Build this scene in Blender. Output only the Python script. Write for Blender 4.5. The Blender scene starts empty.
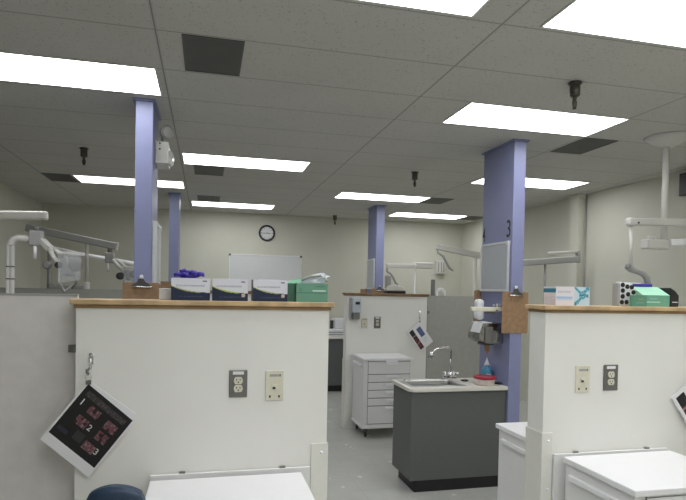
import bpy, bmesh, math, random
from mathutils import Vector, Matrix, Euler, noise
random.seed(7)
S = bpy.context.scene
C = S.collection
PI = math.pi

# ------------------------------------------------------------------ materials
MATS = {}
def nn(t, k, **kw):
    n = t.nodes.new(k)
    for a, b in kw.items(): setattr(n, a, b)
    return n
def mat(name, col, rough=.5, metal=0, var=.04, scale=30, bump=0, bscale=200, emit=0, trans=0, alpha=1, coat=0):
    m = bpy.data.materials.new(name); m.use_nodes = True; t = m.node_tree
    b = t.nodes['Principled BSDF']
    b.inputs['Roughness'].default_value = rough; b.inputs['Metallic'].default_value = metal
    tc = nn(t, 'ShaderNodeTexCoord')
    nz = nn(t, 'ShaderNodeTexNoise'); nz.inputs['Scale'].default_value = scale; nz.inputs['Detail'].default_value = 4
    t.links.new(tc.outputs['Object'], nz.inputs['Vector'])
    rp = nn(t, 'ShaderNodeValToRGB')
    rp.color_ramp.elements[0].position = .3; rp.color_ramp.elements[1].position = .7
    rp.color_ramp.elements[0].color = tuple(c*(1-var) for c in col)+(1,)
    rp.color_ramp.elements[1].color = tuple(min(1, c*(1+var)) for c in col)+(1,)
    t.links.new(nz.outputs['Fac'], rp.inputs['Fac']); t.links.new(rp.outputs['Color'], b.inputs['Base Color'])
    if bump:
        n2 = nn(t, 'ShaderNodeTexNoise'); n2.inputs['Scale'].default_value = bscale
        t.links.new(tc.outputs['Object'], n2.inputs['Vector'])
        bp = nn(t, 'ShaderNodeBump'); bp.inputs['Strength'].default_value = bump; bp.inputs['Distance'].default_value = .002
        t.links.new(n2.outputs['Fac'], bp.inputs['Height']); t.links.new(bp.outputs['Normal'], b.inputs['Normal'])
    if emit:
        b.inputs['Emission Color'].default_value = tuple(col)+(1,); b.inputs['Emission Strength'].default_value = emit
    if trans:
        b.inputs['Transmission Weight'].default_value = trans; b.inputs['IOR'].default_value = 1.2
    if alpha < 1: b.inputs['Alpha'].default_value = alpha
    if coat: b.inputs['Coat Weight'].default_value = coat
    MATS[name] = m
    return m

wall_paint = mat('cream_wall_paint', (.605, .60, .515), .7, var=.025, scale=3, bump=.05)
part_paint = mat('white_partition_laminate', (.79, .785, .745), .5, var=.02, scale=4)
guard_white = mat('ivory_vinyl', (.76, .755, .70), .4, var=.02)
wood = mat('oak', (.52, .365, .20), .45, var=.22, scale=14)
wood_brown = mat('stained_oak', (.25, .15, .075), .5, var=.2, scale=14)
wood_dark = mat('oak_molding', (.27, .165, .075), .5, var=.2, scale=14)
grey_lam = mat('speckled_grey_laminate', (.69, .66, .635), .5, var=.05, scale=16)
grey_lam2 = mat('olive_grey_laminate', (.37, .375, .34), .5, var=.05, scale=16)
trim_dark = mat('dark_grey_metal', (.09, .09, .085), .45, .3)
blue_paint = mat('periwinkle_paint', (.235, .253, .425), .4, var=.03, scale=8)
lam_white = mat('white_melamine', (.84, .84, .855), .35, var=.01)
cart_white = mat('off_white_enamel', (.77, .77, .765), .35, var=.012)
dental_white = mat('equipment_white', (.62, .61, .575), .35, var=.02)
dental_grey = mat('equipment_grey', (.36, .36, .35), .4, var=.03)
joint_grey = mat('joint_grey', (.19, .19, .18), .4, var=.03)
black = mat('black_plastic', (.012, .012, .013), .4)
dark = mat('charcoal_plastic', (.04, .04, .042), .45)
dark_steel = mat('dark_steel', (.13, .13, .13), .3, .85)
hazy_chrome = mat('mottled_chrome', (.36, .36, .36), .22, 1, var=.25, scale=25)  # darker chrome with random tone variation
chrome = mat('chrome', (.72, .72, .72), .16, 1, var=.02)
steel = mat('brushed_steel', (.5, .5, .48), .33, 1, var=.08, scale=60)
dull_steel = mat('stainless_plate', (.2, .195, .185), .42, .55, var=.06, scale=60)
cab_grey = mat('dark_grey_laminate', (.105, .112, .108), .5, var=.1, scale=120)
counter_mat = mat('beige_solid_surface', (.66, .64, .58), .35, var=.05, scale=90)
toe_black = mat('black_vinyl_base', (.01, .01, .011), .5)
hardboard = mat('brown_hardboard', (.30, .185, .10), .6, var=.15, scale=30)
wb_surface = mat('whiteboard_enamel', (.66, .68, .68), .25, var=.01)
wb_grey = mat('grey_board_enamel', (.46, .485, .52), .3, var=.01)
wb_frame = mat('aluminium_frame', (.75, .75, .76), .35, .4)
ivory = mat('ivory_plastic', (.68, .65, .53), .4)
cream = mat('cream_plastic', (.68, .66, .53), .45)
purple = mat('purple_nitrile', (.055, .035, .34), .5, var=.25, scale=60)
navy_vinyl = mat('navy_vinyl', (.022, .045, .085), .42, var=.06, bump=.08)
red_lid = mat('red_plastic', (.36, .014, .04), .35)
tub_white = mat('white_tub', (.72, .64, .6), .4)
teal_liquid = mat('blue_liquid', (.06, .3, .46), .3)
white_plastic = mat('white_plastic', (.76, .77, .79), .35)
disp_blue = mat('blue_grey_plastic', (.52, .56, .62), .4)
green_card = mat('green_card', (.12, .30, .20), .55, var=.06)
mint_card = mat('mint_card', (.36, .66, .48), .5, var=.04)
bag_clear = mat('clear_film', (.62, .66, .72), .2, alpha=.6)
shield_clear = mat('clear_shield', (.75, .77, .8), .15, alpha=.2)
paper = mat('white_paper', (.8, .8, .82), .6, var=.015)
sprink = mat('dull_bronze', (.10, .095, .08), .4, .6, var=.15, scale=60)
lens_m = mat('lamp_lens', (.8, .8, .8), .15)
lens_grey = mat('grey_lens', (.42, .42, .41), .2)  # greyer than the other lamp lens
ink = mat('black_ink', (.006, .006, .008), .5)
dim_glow = mat('dimmed_diffuser', (.97, .985, .99), .5, var=0, emit=4)  # emission lowered to darken the far left wall
glow = mat('fluorescent_diffuser', (.97, .985, 1), .5, var=0, emit=7.6)
frame_white = mat('fixture_enamel', (.6, .6, .57), .5)

# perforated return grille
m = mat('grille_metal', (.085, .085, .078), .55, .2, var=.1, scale=6); vent_mat = m
t = m.node_tree; b = t.nodes['Principled BSDF']; tc = [n for n in t.nodes if n.type == 'TEX_COORD'][0]
vo = nn(t, 'ShaderNodeTexVoronoi'); vo.inputs['Scale'].default_value = 110; vo.inputs['Randomness'].default_value = .1
t.links.new(tc.outputs['Object'], vo.inputs['Vector'])
bp = nn(t, 'ShaderNodeBump'); bp.inputs['Strength'].default_value = .5; bp.inputs['Distance'].default_value = .003
t.links.new(vo.outputs['Distance'], bp.inputs['Height']); t.links.new(bp.outputs['Normal'], b.inputs['Normal'])

# colour stored per face: the print on cartons and posters
m = bpy.data.materials.new('printed_card'); m.use_nodes = True; t = m.node_tree
a = nn(t, 'ShaderNodeVertexColor', layer_name='print'); t.links.new(a.outputs['Color'], t.nodes['Principled BSDF'].inputs['Base Color'])
t.nodes['Principled BSDF'].inputs['Roughness'].default_value = .35
printed = m

def math_node(t, op, a, b=None, c=None):
    n = nn(t, 'ShaderNodeMath', operation=op)
    for i, v in enumerate((a, b, c)):
        if v is None: continue
        if isinstance(v, (int, float)): n.inputs[i].default_value = v
        else: t.links.new(v, n.inputs[i])
    return n.outputs[0]

GX, GY, DX, DY = -.255, 3.385, 1.561, .508          # ceiling module
m = bpy.data.materials.new('acoustic_tile'); m.use_nodes = True; t = m.node_tree; b = t.nodes['Principled BSDF']
b.inputs['Roughness'].default_value = .9
tc = nn(t, 'ShaderNodeTexCoord'); sp = nn(t, 'ShaderNodeSeparateXYZ'); t.links.new(tc.outputs['Object'], sp.inputs[0])
def linedist(o, off, d):
    f = math_node(t, 'FRACT', math_node(t, 'DIVIDE', math_node(t, 'SUBTRACT', o, off), d))
    return math_node(t, 'MULTIPLY', math_node(t, 'MINIMUM', f, math_node(t, 'SUBTRACT', 1, f)), d)
lx = linedist(sp.outputs[0], GX, DX); ly = linedist(sp.outputs[1], GY, DY)
near = math_node(t, 'MINIMUM', math_node(t, 'SUBTRACT', lx, .001), ly)
ln = math_node(t, 'LESS_THAN', near, .003)
sh = math_node(t, 'LESS_THAN', near, .011)
nz = nn(t, 'ShaderNodeTexNoise'); nz.inputs['Scale'].default_value = 85; nz.inputs['Detail'].default_value = 2; t.links.new(tc.outputs['Object'], nz.inputs['Vector'])
speck = math_node(t, 'GREATER_THAN', nz.outputs['Fac'], .66)
nz2 = nn(t, 'ShaderNodeTexNoise'); nz2.inputs['Scale'].default_value = 1.7; t.links.new(tc.outputs['Object'], nz2.inputs['Vector'])
rp = nn(t, 'ShaderNodeValToRGB'); rp.color_ramp.elements[0].position = .3; rp.color_ramp.elements[1].position = .7
rp.color_ramp.elements[0].color = (.55, .54, .505, 1); rp.color_ramp.elements[1].color = (.58, .57, .535, 1)
t.links.new(nz2.outputs['Fac'], rp.inputs['Fac'])
def mix(fac, c1, c2):
    n = nn(t, 'ShaderNodeMix', data_type='RGBA'); t.links.new(fac, n.inputs[0])
    (t.links.new(c1, n.inputs[6]) if not isinstance(c1, tuple) else setattr(n.inputs[6], 'default_value', c1))
    n.inputs[7].default_value = c2
    return n.outputs[2]
c1 = mix(math_node(t, 'MULTIPLY', speck, .55), rp.outputs['Color'], (.2, .19, .17, 1))
c2 = mix(math_node(t, 'MULTIPLY', sh, .15), c1, (.3, .29, .27, 1))
c3 = mix(ln, c2, (.27, .265, .25, 1))
t.links.new(c3, b.inputs['Base Color'])
ceil_mat = m

m = bpy.data.materials.new('vinyl_floor_tile'); m.use_nodes = True; t = m.node_tree; b = t.nodes['Principled BSDF']
b.inputs['Roughness'].default_value = .22
tc = nn(t, 'ShaderNodeTexCoord'); sp = nn(t, 'ShaderNodeSeparateXYZ'); t.links.new(tc.outputs['Object'], sp.inputs[0])
near = math_node(t, 'MINIMUM', linedist(sp.outputs[0], 0, .305), linedist(sp.outputs[1], 0, .305))
ln = math_node(t, 'LESS_THAN', near, .0012)
nz = nn(t, 'ShaderNodeTexNoise'); nz.inputs['Scale'].default_value = 6; nz.inputs['Detail'].default_value = 5; t.links.new(tc.outputs['Object'], nz.inputs['Vector'])
rp = nn(t, 'ShaderNodeValToRGB'); rp.color_ramp.elements[0].position = .3; rp.color_ramp.elements[1].position = .7
rp.color_ramp.elements[0].color = (.475, .48, .45, 1); rp.color_ramp.elements[1].color = (.505, .51, .48, 1)
t.links.new(nz.outputs['Fac'], rp.inputs['Fac'])
t.links.new(mix(math_node(t, 'MULTIPLY', ln, .5), rp.outputs['Color'], (.27, .265, .25, 1)), b.inputs['Base Color'])
mr = nn(t, 'ShaderNodeMapRange'); mr.inputs[3].default_value = .24; mr.inputs[4].default_value = .29
t.links.new(nz.outputs['Fac'], mr.inputs[0]); t.links.new(mr.outputs[0], b.inputs['Roughness'])
floor_mat = m

# ------------------------------------------------------------------ mesh builder
def frame(d):
    d = Vector(d).normalized()
    u = d.cross(Vector((0, 0, 1)))
    if u.length < 1e-4: u = Vector((1, 0, 0))
    u.normalize()
    return u, d.cross(u).normalized(), d
class MB:
    def __init__(s): s.v = []; s.f = []; s.sm = []
    def add(s, vs, fs, smooth=False):
        o = len(s.v); s.v += [Vector(p) for p in vs]
        for f in fs: s.f.append([i+o for i in f]); s.sm.append(smooth)
        return s
    def box(s, x0, x1, y0, y1, z0, z1):
        return s.add([(x0,y0,z0),(x1,y0,z0),(x1,y1,z0),(x0,y1,z0),(x0,y0,z1),(x1,y0,z1),(x1,y1,z1),(x0,y1,z1)],
                     [(0,3,2,1),(4,5,6,7),(0,1,5,4),(1,2,6,5),(2,3,7,6),(3,0,4,7)])
    def bar(s, p0, p1, w, h, w1=None, h1=None):        # rectangular bar; w sideways, h upwards
        p0, p1 = Vector(p0), Vector(p1); u, v, d = frame(p1-p0); vs = []
        for p, a, b in ((p0, w, h), (p1, w1 or w, h1 or h)):
            vs += [p-u*a/2-v*b/2, p+u*a/2-v*b/2, p+u*a/2+v*b/2, p-u*a/2+v*b/2]
        return s.add(vs, [(0,3,2,1),(4,5,6,7),(0,1,5,4),(1,2,6,5),(2,3,7,6),(3,0,4,7)])
    def tube(s, pts, r, n=12):
        pts = [Vector(p) for p in pts]; rs = r if isinstance(r, (list, tuple)) else [r]*len(pts)
        vs = []; fs = []; u = None
        for i, p in enumerate(pts):
            d = (pts[min(i+1, len(pts)-1)]-pts[max(i-1, 0)]).normalized()
            if u is None: u = frame(d)[0]
            else:
                u = u-d*u.dot(d); u.normalize()
            w = d.cross(u)
            vs += [p+(u*math.cos(2*PI*k/n)+w*math.sin(2*PI*k/n))*rs[i] for k in range(n)]
        for i in range(len(pts)-1):
            for k in range(n):
                fs.append((i*n+k, i*n+(k+1)%n, (i+1)*n+(k+1)%n, (i+1)*n+k))
        o = len(s.v); s.add(vs, fs, True)
        s.f.append([o+k for k in reversed(range(n))]); s.sm.append(False)
        e = o+(len(pts)-1)*n; s.f.append([e+k for k in range(n)]); s.sm.append(False)
        return s
    def lathe(s, prof, at, axis=(0,0,1), n=24, caps=True):          # prof: (radius, distance along axis)
        u, w, d = frame(axis); at = Vector(at); vs = []; fs = []
        for r, h in prof:
            vs += [at+d*h+(u*math.cos(2*PI*k/n)+w*math.sin(2*PI*k/n))*max(r, 1e-5) for k in range(n)]
        for i in range(len(prof)-1):
            for k in range(n): fs.append((i*n+k, i*n+(k+1)%n, (i+1)*n+(k+1)%n, (i+1)*n+k))
        o = len(s.v); s.add(vs, fs, True)
        if caps and prof[0][0] > 1e-4: s.f.append([o+k for k in reversed(range(n))]); s.sm.append(False)
        if caps and prof[-1][0] > 1e-4:
            e = o+(len(prof)-1)*n; s.f.append([e+k for k in range(n)]); s.sm.append(False)
        return s
    def prism(s, poly, d, at=(0,0,0), U=(1,0,0), V=(0,0,1), N=(0,1,0)):   # polygon in U,V pushed d along N
        at, U, V, N = map(Vector, (at, U, V, N)); n = len(poly)
        vs = [at+U*a+V*b for a, b in poly]+[at+U*a+V*b+N*d for a, b in poly]
        return s.add(vs, [tuple(range(n)), tuple(reversed(range(n, 2*n)))]+[(i, n+i, n+(i+1)%n, (i+1)%n) for i in range(n)])
    def build(s, name, m, parent=None, bevel=0, local=False):
        me = bpy.data.meshes.new(name); vs = s.v
        if parent is not None and not local:
            r = parent
            while r.parent: r = r.parent
            inv = (Matrix.Translation(r.location) @ r.rotation_euler.to_matrix().to_4x4()).inverted()
            vs = [inv @ v for v in vs]
        me.from_pydata([tuple(v) for v in vs], [], s.f)
        for p, q in zip(me.polygons, s.sm): p.use_smooth = q
        bm = bmesh.new(); bm.from_mesh(me); bmesh.ops.recalc_face_normals(bm, faces=bm.faces); bm.to_mesh(me); bm.free()
        me.materials.append(m); o = bpy.data.objects.new(name, me); C.objects.link(o)
        if parent is not None: o.parent = parent
        if bevel:
            b = o.modifiers.new('bevel', 'BEVEL'); b.width = bevel; b.segments = 3; b.limit_method = 'ANGLE'; b.angle_limit = math.radians(50)
        return o
def tag(o, label, cat, group=None):
    o['label'] = label; o['category'] = cat
    if group: o['group'] = group
    return o
def thing(name, label, cat, loc=(0,0,0), rot=(0,0,0), group=None):
    o = bpy.data.objects.new(name, None); C.objects.link(o); o.location = loc
    o.rotation_euler = rot if isinstance(rot, tuple) else (0, 0, rot); o.empty_display_size = .05
    return tag(o, label, cat, group)
KIDS = {}
def dup(root, loc, rot=None, label=None, group=None):
    r = root.copy(); C.objects.link(r); r.location = loc
    if rot is not None: r.rotation_euler = (0, 0, rot)
    if label: r['label'] = label
    if group: r['group'] = group
    for ch in list(root.children):
        c = ch.copy(); C.objects.link(c); c.parent = r
        for g in list(ch.children):
            d = g.copy(); C.objects.link(d); d.parent = c
    return r
def structure(name, mb, m, bevel=0):
    o = mb.build(name, m, None, bevel); o['kind'] = 'structure'; return o
def painted(name, faces, parent=None, local=False):
    """faces: list of (origin, U, V, nu, nv, colour function of u, v)."""
    vs, fs, cols = [], [], []
    for o, U, V, nu, nv, fn in faces:
        o, U, V = Vector(o), Vector(U), Vector(V); k = len(vs)
        vs += [o+U*(i/nu)+V*(j/nv) for j in range(nv+1) for i in range(nu+1)]
        for j in range(nv):
            for i in range(nu):
                a = k+j*(nu+1)+i; fs.append((a, a+1, a+nu+2, a+nu+1)); cols.append(fn((i+.5)/nu, (j+.5)/nv))
    if parent is not None and not local:
        r = parent
        while r.parent: r = r.parent
        inv = (Matrix.Translation(r.location) @ r.rotation_euler.to_matrix().to_4x4()).inverted()
        vs = [inv @ v for v in vs]
    me = bpy.data.meshes.new(name); me.from_pydata([tuple(v) for v in vs], [], fs)
    ca = me.color_attributes.new('print', 'FLOAT_COLOR', 'CORNER'); li = 0
    for c in cols:
        for _ in range(4): ca.data[li].color = (c[0], c[1], c[2], 1); li += 1
    me.materials.append(printed); ob = bpy.data.objects.new(name, me); C.objects.link(ob)
    if parent is not None: ob.parent = parent
    return ob
def painted_box(name, w, d, h, front, side, top, parent, nf=(72, 40), left=None):
    plain = (lambda c: (lambda u, v: c))
    left = left or side
    return painted(name, [
        ((-w/2, -d/2, 0), (w,0,0), (0,0,h), nf[0], nf[1], front),
        ((w/2, -d/2, 0), (0,d,0), (0,0,h), 24, nf[1], side),
        ((w/2, d/2, 0), (-w,0,0), (0,0,h), 4, 4, plain((.6,.6,.6))),
        ((-w/2, d/2, 0), (0,-d,0), (0,0,h), 24, nf[1], left),
        ((-w/2, -d/2, h), (w,0,0), (0,d,0), 24, 16, top),
        ((-w/2, d/2, 0), (w,0,0), (0,-d,0), 2, 2, plain((.6,.6,.6)))], parent, True)
def lettering(name, txt, size, origin, U, V, m, parent, sx=1):
    cu = bpy.data.curves.new(name, 'FONT'); cu.body = txt; cu.size = size; cu.extrude = .0004; cu.resolution_u = 4
    cu.offset = size*.008
    tmp = bpy.data.objects.new('tmp', cu); C.objects.link(tmp)
    me = bpy.data.meshes.new_from_object(tmp.evaluated_get(bpy.context.evaluated_depsgraph_get()))
    bpy.data.objects.remove(tmp)
    U, V, o = Vector(U).normalized(), Vector(V).normalized(), Vector(origin); N = U.cross(V)
    r = parent
    while r.parent: r = r.parent
    inv = (Matrix.Translation(r.location) @ r.rotation_euler.to_matrix().to_4x4()).inverted()
    for v in me.vertices: v.co = inv @ (o+U*v.co.x*sx+V*v.co.y+N*v.co.z)
    me.name = name; me.materials.clear(); me.materials.append(m)
    ob = bpy.data.objects.new(name, me); C.objects.link(ob); ob.parent = parent
    return ob
def arc(c, r, a0, a1, n, U, V):
    c, U, V = Vector(c), Vector(U), Vector(V)
    return [c+U*r*math.cos(a0+(a1-a0)*i/n)+V*r*math.sin(a0+(a1-a0)*i/n) for i in range(n+1)]
X, Yv, Z = Vector((1,0,0)), Vector((0,1,0)), Vector((0,0,1))

# ------------------------------------------------------------------ the room
CZ = 2.83
XL, XR, YN, YF = -2.49, 4.575, -2.6, 9.58
XW = -6.2                                            # the room widens to the left in front of the far bay
structure('floor', MB().box(XW-.1, XR+.1, YN-.1, YF+.1, -.1, 0), floor_mat)
structure('ceiling', MB().box(XW-.1, XR+.1, YN-.1, YF+.1, CZ, CZ+.1), ceil_mat)
structure('wall_left', MB().box(XL-.1, XL, 7.25, YF+.1, 0, CZ).box(XW, XL, 7.15, 7.25, 0, CZ).box(XW-.1, XW, YN-.1, 7.25, 0, CZ), wall_paint)
structure('wall_right', MB().box(XR, XR+.1, YN-.1, YF+.1, 0, CZ), wall_paint)
structure('wall_far', MB().box(XL, XR, YF, YF+.1, 0, CZ), wall_paint)
structure('wall_near', MB().box(XW, XR, YN-.1, YN, 0, CZ), wall_paint)
structure('baseboard_far', MB().box(XL, XR, YF-.012, YF, 0, .1), toe_black)
structure('baseboard_left', MB().box(XL, XL+.012, 7.25, YF-.012, 0, .1), toe_black)
structure('trim_1', MB().box(XR-.11, XR, 6.1, 6.27, 0, CZ-.05).box(XR-.125, XR, 6.085, 6.285, CZ-.05, CZ), wall_paint, .006)
structure('trim_2', MB().box(XL-.02, XL+.03, 7.13, 7.6, 0, CZ), wall_paint)
structure('trim_3', MB().tube([(XR-.012, 6.08, CZ), (XR-.012, 6.08, .1)], .009), dental_grey)

# ------------------------------------------------------------------ ceiling fixtures
LW, LD = 1.195, .455
fx = thing('ceiling_light', '', 'light', (0, 0, CZ))
e = .012
MB().box(-e,0,-e,LD+e,-.004,.0).box(LW,LW+e,-e,LD+e,-.004,0).box(0,LW,-e,0,-.004,0).box(0,LW,LD,LD+e,-.004,0).build('frame', frame_white, fx, local=True)
MB().box(0, LW, 0, LD, -.003, 0).build('diffuser', glow, fx, local=True)
lights = [
    (-1.497, 3.39, 'glowing ceiling panel light above and left of the near left blue column'),
    (-.06, 1.878, 'glowing ceiling panel light cut by the top edge, left of the nearest sprinkler'),
    (1.494, 1.878, 'glowing ceiling panel light in the top right corner, nearest to the camera'),
    (1.666, 3.392, 'glowing ceiling panel light right in front of the near right blue column'),
    (-.226, 5.45, 'glowing ceiling panel light in the middle, above the wall clock and one nearer than it'),
    (2.91, 5.44, 'glowing ceiling panel light partly hidden behind the near right blue column'),
    (-1.48, 6.955, 'glowing ceiling panel light passing behind the near left blue column'),
    (1.672, 6.99, 'glowing ceiling panel light above the far right blue column'),
    (-.215, 8.48, 'glowing ceiling panel light nearest to the wall clock'),
    (2.94, 8.495, 'glowing ceiling panel light in the far right corner of the room'),
    (-.228, .345, 'glowing ceiling panel light added out of view overhead at the camera, left one'),  # this pair is added out of view to brighten partitions and cart tops
    (1.494, .345, 'glowing ceiling panel light added out of view overhead at the camera, right one'),
    (-.075, -1.18, 'glowing ceiling panel light over the back of the room, left one'),
    (1.494, -1.18, 'glowing ceiling panel light over the back of the room, right one'),
    (-1.64, -1.18, 'glowing ceiling panel light added out of view over the back of the room, far to the left'),  # outer pair added out of view to raise brightness near the camera
    (3.055, -1.18, 'glowing ceiling panel light added out of view over the back of the room, far to the right'),
    (2.955, 1.36, 'glowing ceiling panel light overhead to the right of the camera, outside the photograph'),
]
for i, (x, y, lab) in enumerate(lights):
    if i == 0: fx.location = (x, y, CZ); fx['label'] = lab; fx['group'] = 'fluorescent ceiling panels'
    else:
        d = dup(fx, (x, y, CZ), label=lab, group='fluorescent ceiling panels')
        if i == 6:                                   # left bay lamp dimmed to darken the far left wall
            q = [k for k in d.children if k.name.startswith('diffuser')][0]; q.data = q.data.copy(); q.data.materials[0] = dim_glow
VW, VD = .29, .46
vt = thing('ceiling_vent', '', 'vent', (0, 0, CZ))
MB().box(-.008,0,-.008,VD+.008,-.004,0).box(VW,VW+.008,-.008,VD+.008,-.004,0).box(0,VW,-.008,0,-.004,0).box(0,VW,VD,VD+.008,-.004,0).build('frame', trim_dark, vt, local=True)
MB().box(0, VW, 0, VD, -.002, 0).build('grille', vent_mat, vt, local=True)
vents = [
    (-.125, 2.895, 'dark grey ceiling vent nearest to the camera, right of the near left column light'),
    (-.13, 5.965, 'dark grey ceiling vent just behind the middle ceiling light'),
    (-.125, 7.93, 'dark grey ceiling vent in front of the light nearest the clock'),
    (2.9, 3.895, 'dark grey ceiling vent right of the near right column, beside its light'),
    (2.915, 7.0, 'dark grey ceiling vent at the right end of the light above the far right column'),
    (-1.81, 6.95, 'dark grey ceiling vent at the left end of the light behind the near left column'),
    (4.2, 8.49, 'dark grey ceiling vent at the right end of the far right corner light'),
]
for i, (x, y, lab) in enumerate(vents):
    if i == 0: vt.location = (x, y, CZ); vt['label'] = lab; vt['group'] = 'ceiling vents'
    else: dup(vt, (x, y, CZ), label=lab, group='ceiling vents')
sk = thing('fire_sprinkler', '', 'sprinkler', (0, 0, CZ))
MB().lathe([(.036, 0), (.04, -.006), (.03, -.016), (.012, -.018)], (0,0,0), n=20).build('escutcheon', dark, sk, local=True)
MB().lathe([(.027, -.014), (.030, -.02), (.030, -.075), (.024, -.082)], (0,0,0), n=20).build('cup', sprink, sk, local=True)
MB().tube([(0,0,-.08),(0,0,-.1)], .012).tube([(0,0,-.1),(.011,0,-.112),(.011,0,-.132),(.003,0,-.15)], .0055, 8).tube([(0,0,-.1),(-.011,0,-.112),(-.011,0,-.132),(-.003,0,-.15)], .0055, 8).tube([(0,0,-.1),(0,0,-.15)], .007, 8).build('frame_arm', sprink, sk, local=True)
MB().lathe([(.013, -.15), (.013, -.153), (.006, -.156)], (0,0,0), n=16).build('deflector', sprink, sk, local=True)
for i, (x, y, lab) in enumerate([
    (2.077, 2.9, 'bronze ceiling sprinkler nearest to the camera, below the top right light'),
    (-1.093, 5.55, 'bronze ceiling sprinkler left of the near left blue column'),
    (2.1, 5.55, 'bronze ceiling sprinkler in front of the far right column light'),
    (2.096, 9.27, 'bronze ceiling sprinkler close to the far wall, right of the clock')]):
    if i == 0: sk.location = (x, y, CZ); sk['label'] = lab; sk['group'] = 'ceiling sprinklers'
    else: dup(sk, (x, y, CZ), label=lab, group='ceiling sprinklers')

# ------------------------------------------------------------------ half-height partitions
def partition(lab, x0, x1, y0, y1, zt, guard_end, gw, gz, cap=(-.02, .02), top=None):
    top = top or wood
    t = thing('partition', lab, 'partition', ((x0+x1)/2, (y0+y1)/2, 0), group='half-height white partitions')
    MB().box(x0, x1, y0, y1, 0, zt-.034).build('panel', part_paint, t)
    MB().box(x0+cap[0], x1+cap[1], y0-.02, y1+.02, zt-.02, zt).build('cap_board', top, t, .003)
    MB().box(x0+cap[0]*.4, x1+cap[1]*.4, y0-.009, y1+.009, zt-.034, zt-.02).build('cap_molding', wood_dark, t, .002)
    e = .006
    if guard_end:
        gx0, gx1 = (x0-e, x0+gw) if guard_end < 0 else (x1-gw, x1+e)
        xe0, xe1 = (x0-e, x0) if guard_end < 0 else (x1, x1+e)
        g = MB().box(gx0, gx1, y0-e, y0, 0, gz).box(xe0, xe1, y0, y1, 0, gz).box(gx0, gx1, y1, y1+e, 0, gz).build('corner_guard', guard_white, t, .0015)
        for z in (gz-.04, gz-.27, gz-.5):
            if z > .05: MB().lathe([(.007, 0), (.006, .003), (.002, .004)], ((gx0+gx1)/2+gw*.12, y0-e, z), (0,-1,0), 14).build('screw', lam_white, g)
    return t
YP = 2.35
partition('white half-height partition at left carrying the three glove boxes', -.485, .513, YP, 2.48, 1.54, 1, .068, .937)
partition('white half-height partition at right carrying the teal and white glove box', 1.56, 2.62, YP, 2.48, 1.54, -1, .052, .935)
partition('white half-height partition in the back with soap dispenser and drawer cart', 1.558, 2.535, 6.2, 6.33, 1.555, -1, .05, .79, top=wood_brown)
partition('white half-height partition in the back, mostly hidden behind the left one', -.5, .51, 6.2, 6.33, 1.555, 1, .05, .79, top=wood_brown)

def privacy(lab, x0, x1, y, zt, latch_x, lam=grey_lam):
    t = thing('privacy_panel', lab, 'panel', ((x0+x1)/2, y, 0), group='grey speckled privacy panels')
    MB().box(x0, x1, y, y+.025, .05, zt-.008).build('panel', lam, t)
    MB().box(x0, x1, y-.002, y+.027, zt-.008, zt).build('top_edge', dental_grey, t)
    MB().box(latch_x[1], latch_x[1]+.012, y-.004, y+.03, .05, 1.5).build('hinge_strip', trim_dark, t) if latch_x[1] > x0 else MB().box(x0-.012, x0, y-.004, y+.03, .05, 1.5).build('hinge_strip', trim_dark, t)
    for zz in (1.34, .5):
        MB().box(min(latch_x), max(latch_x), y-.012, y-.0005, zz-.015, zz+.015).build('bracket', dull_steel, t, .002)
    for xx in (x0+.1, x1-.1): MB().box(xx-.02, xx+.02, y-.02, y+.045, 0, .06).build('foot', trim_dark, t)
    return t
privacy('grey speckled privacy panel at the left edge beside the near left partition', -1.75, -.499, 2.44, 1.556, (-.53, -.499))
privacy('grey speckled privacy panel far behind at left, only its top rail shows', -2.2, -.512, 6.24, 1.545, (-.545, -.512), grey_lam2)
privacy('grey speckled privacy panel in the back beside the partition with the soap dispenser', 2.555, 3.4, 6.24, 1.537, (2.58, 2.543), grey_lam2)

# ------------------------------------------------------------------ blue columns
def column(lab, x0, x1, y0, y1):
    t = thing('column', lab, 'column', ((x0+x1)/2, (y0+y1)/2, 0), group='blue painted columns')
    MB().box(x0, x1, y0, y1, 0, CZ-.014).build('shaft', blue_paint, t, .003)
    MB().box(x0-.018, x1+.018, y0-.018, y1+.018, CZ-.014, CZ).build('top_flange', blue_paint, t)
    return t
column('blue column at left with an emergency light near its top', -.467, -.357, 3.96, 4.38)
cr = column('blue column at right marked with a black number 3', 2.398, 2.504, 4.1, 4.61)
column('blue column far back at right, behind the partition with soap dispenser', 2.407, 2.527, 7.88, 8.32)
column('blue column far back at left, seen right of the near left column', -.486, -.36, 7.82, 8.2)
lettering('numeral', '3', .2, (2.3975, 4.2, 2.05), (0,-1,0), (0,0,1), ink, cr, .8)
lettering('numeral', '4', .18, (2.3975, 4.606, 2.04), (0,-1,0), (0,0,1), ink, cr, .6)

def board(name, lab, at, U, w, z0, z1, N, group=None, th=.018, fw=.018):
    t = thing(name, lab, 'whiteboard', (at[0], at[1], z0), group=group)
    at, U, N = Vector((at[0], at[1], 0)), Vector(U), Vector(N)
    MB().prism([(fw, z0+fw), (w-fw, z0+fw), (w-fw, z1-fw), (fw, z1-fw)], th*.7, at, U, Z, N).build('writing_surface', wb_surface if name == 'whiteboard' else wb_grey, t)
    f = MB()
    for a0, a1, b0, b1 in ((0, w, z0, z0+fw), (0, w, z1-fw, z1), (0, fw, z0+fw, z1-fw), (w-fw, w, z0+fw, z1-fw)):
        f.prism([(a0, b0), (a1, b0), (a1, b1), (a0, b1)], th, at, U, Z, N)
    f.build('frame', wb_frame, t, .003)
    for a in (0, w-.03):
        MB().prism([(a-.003, z1-.03), (a+.033, z1-.03), (a+.033, z1+.003), (a-.003, z1+.003)], th+.004, at, U, Z, N).build('corner_cap', trim_dark if name == 'whiteboard' else wb_frame, t)
    return t
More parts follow.
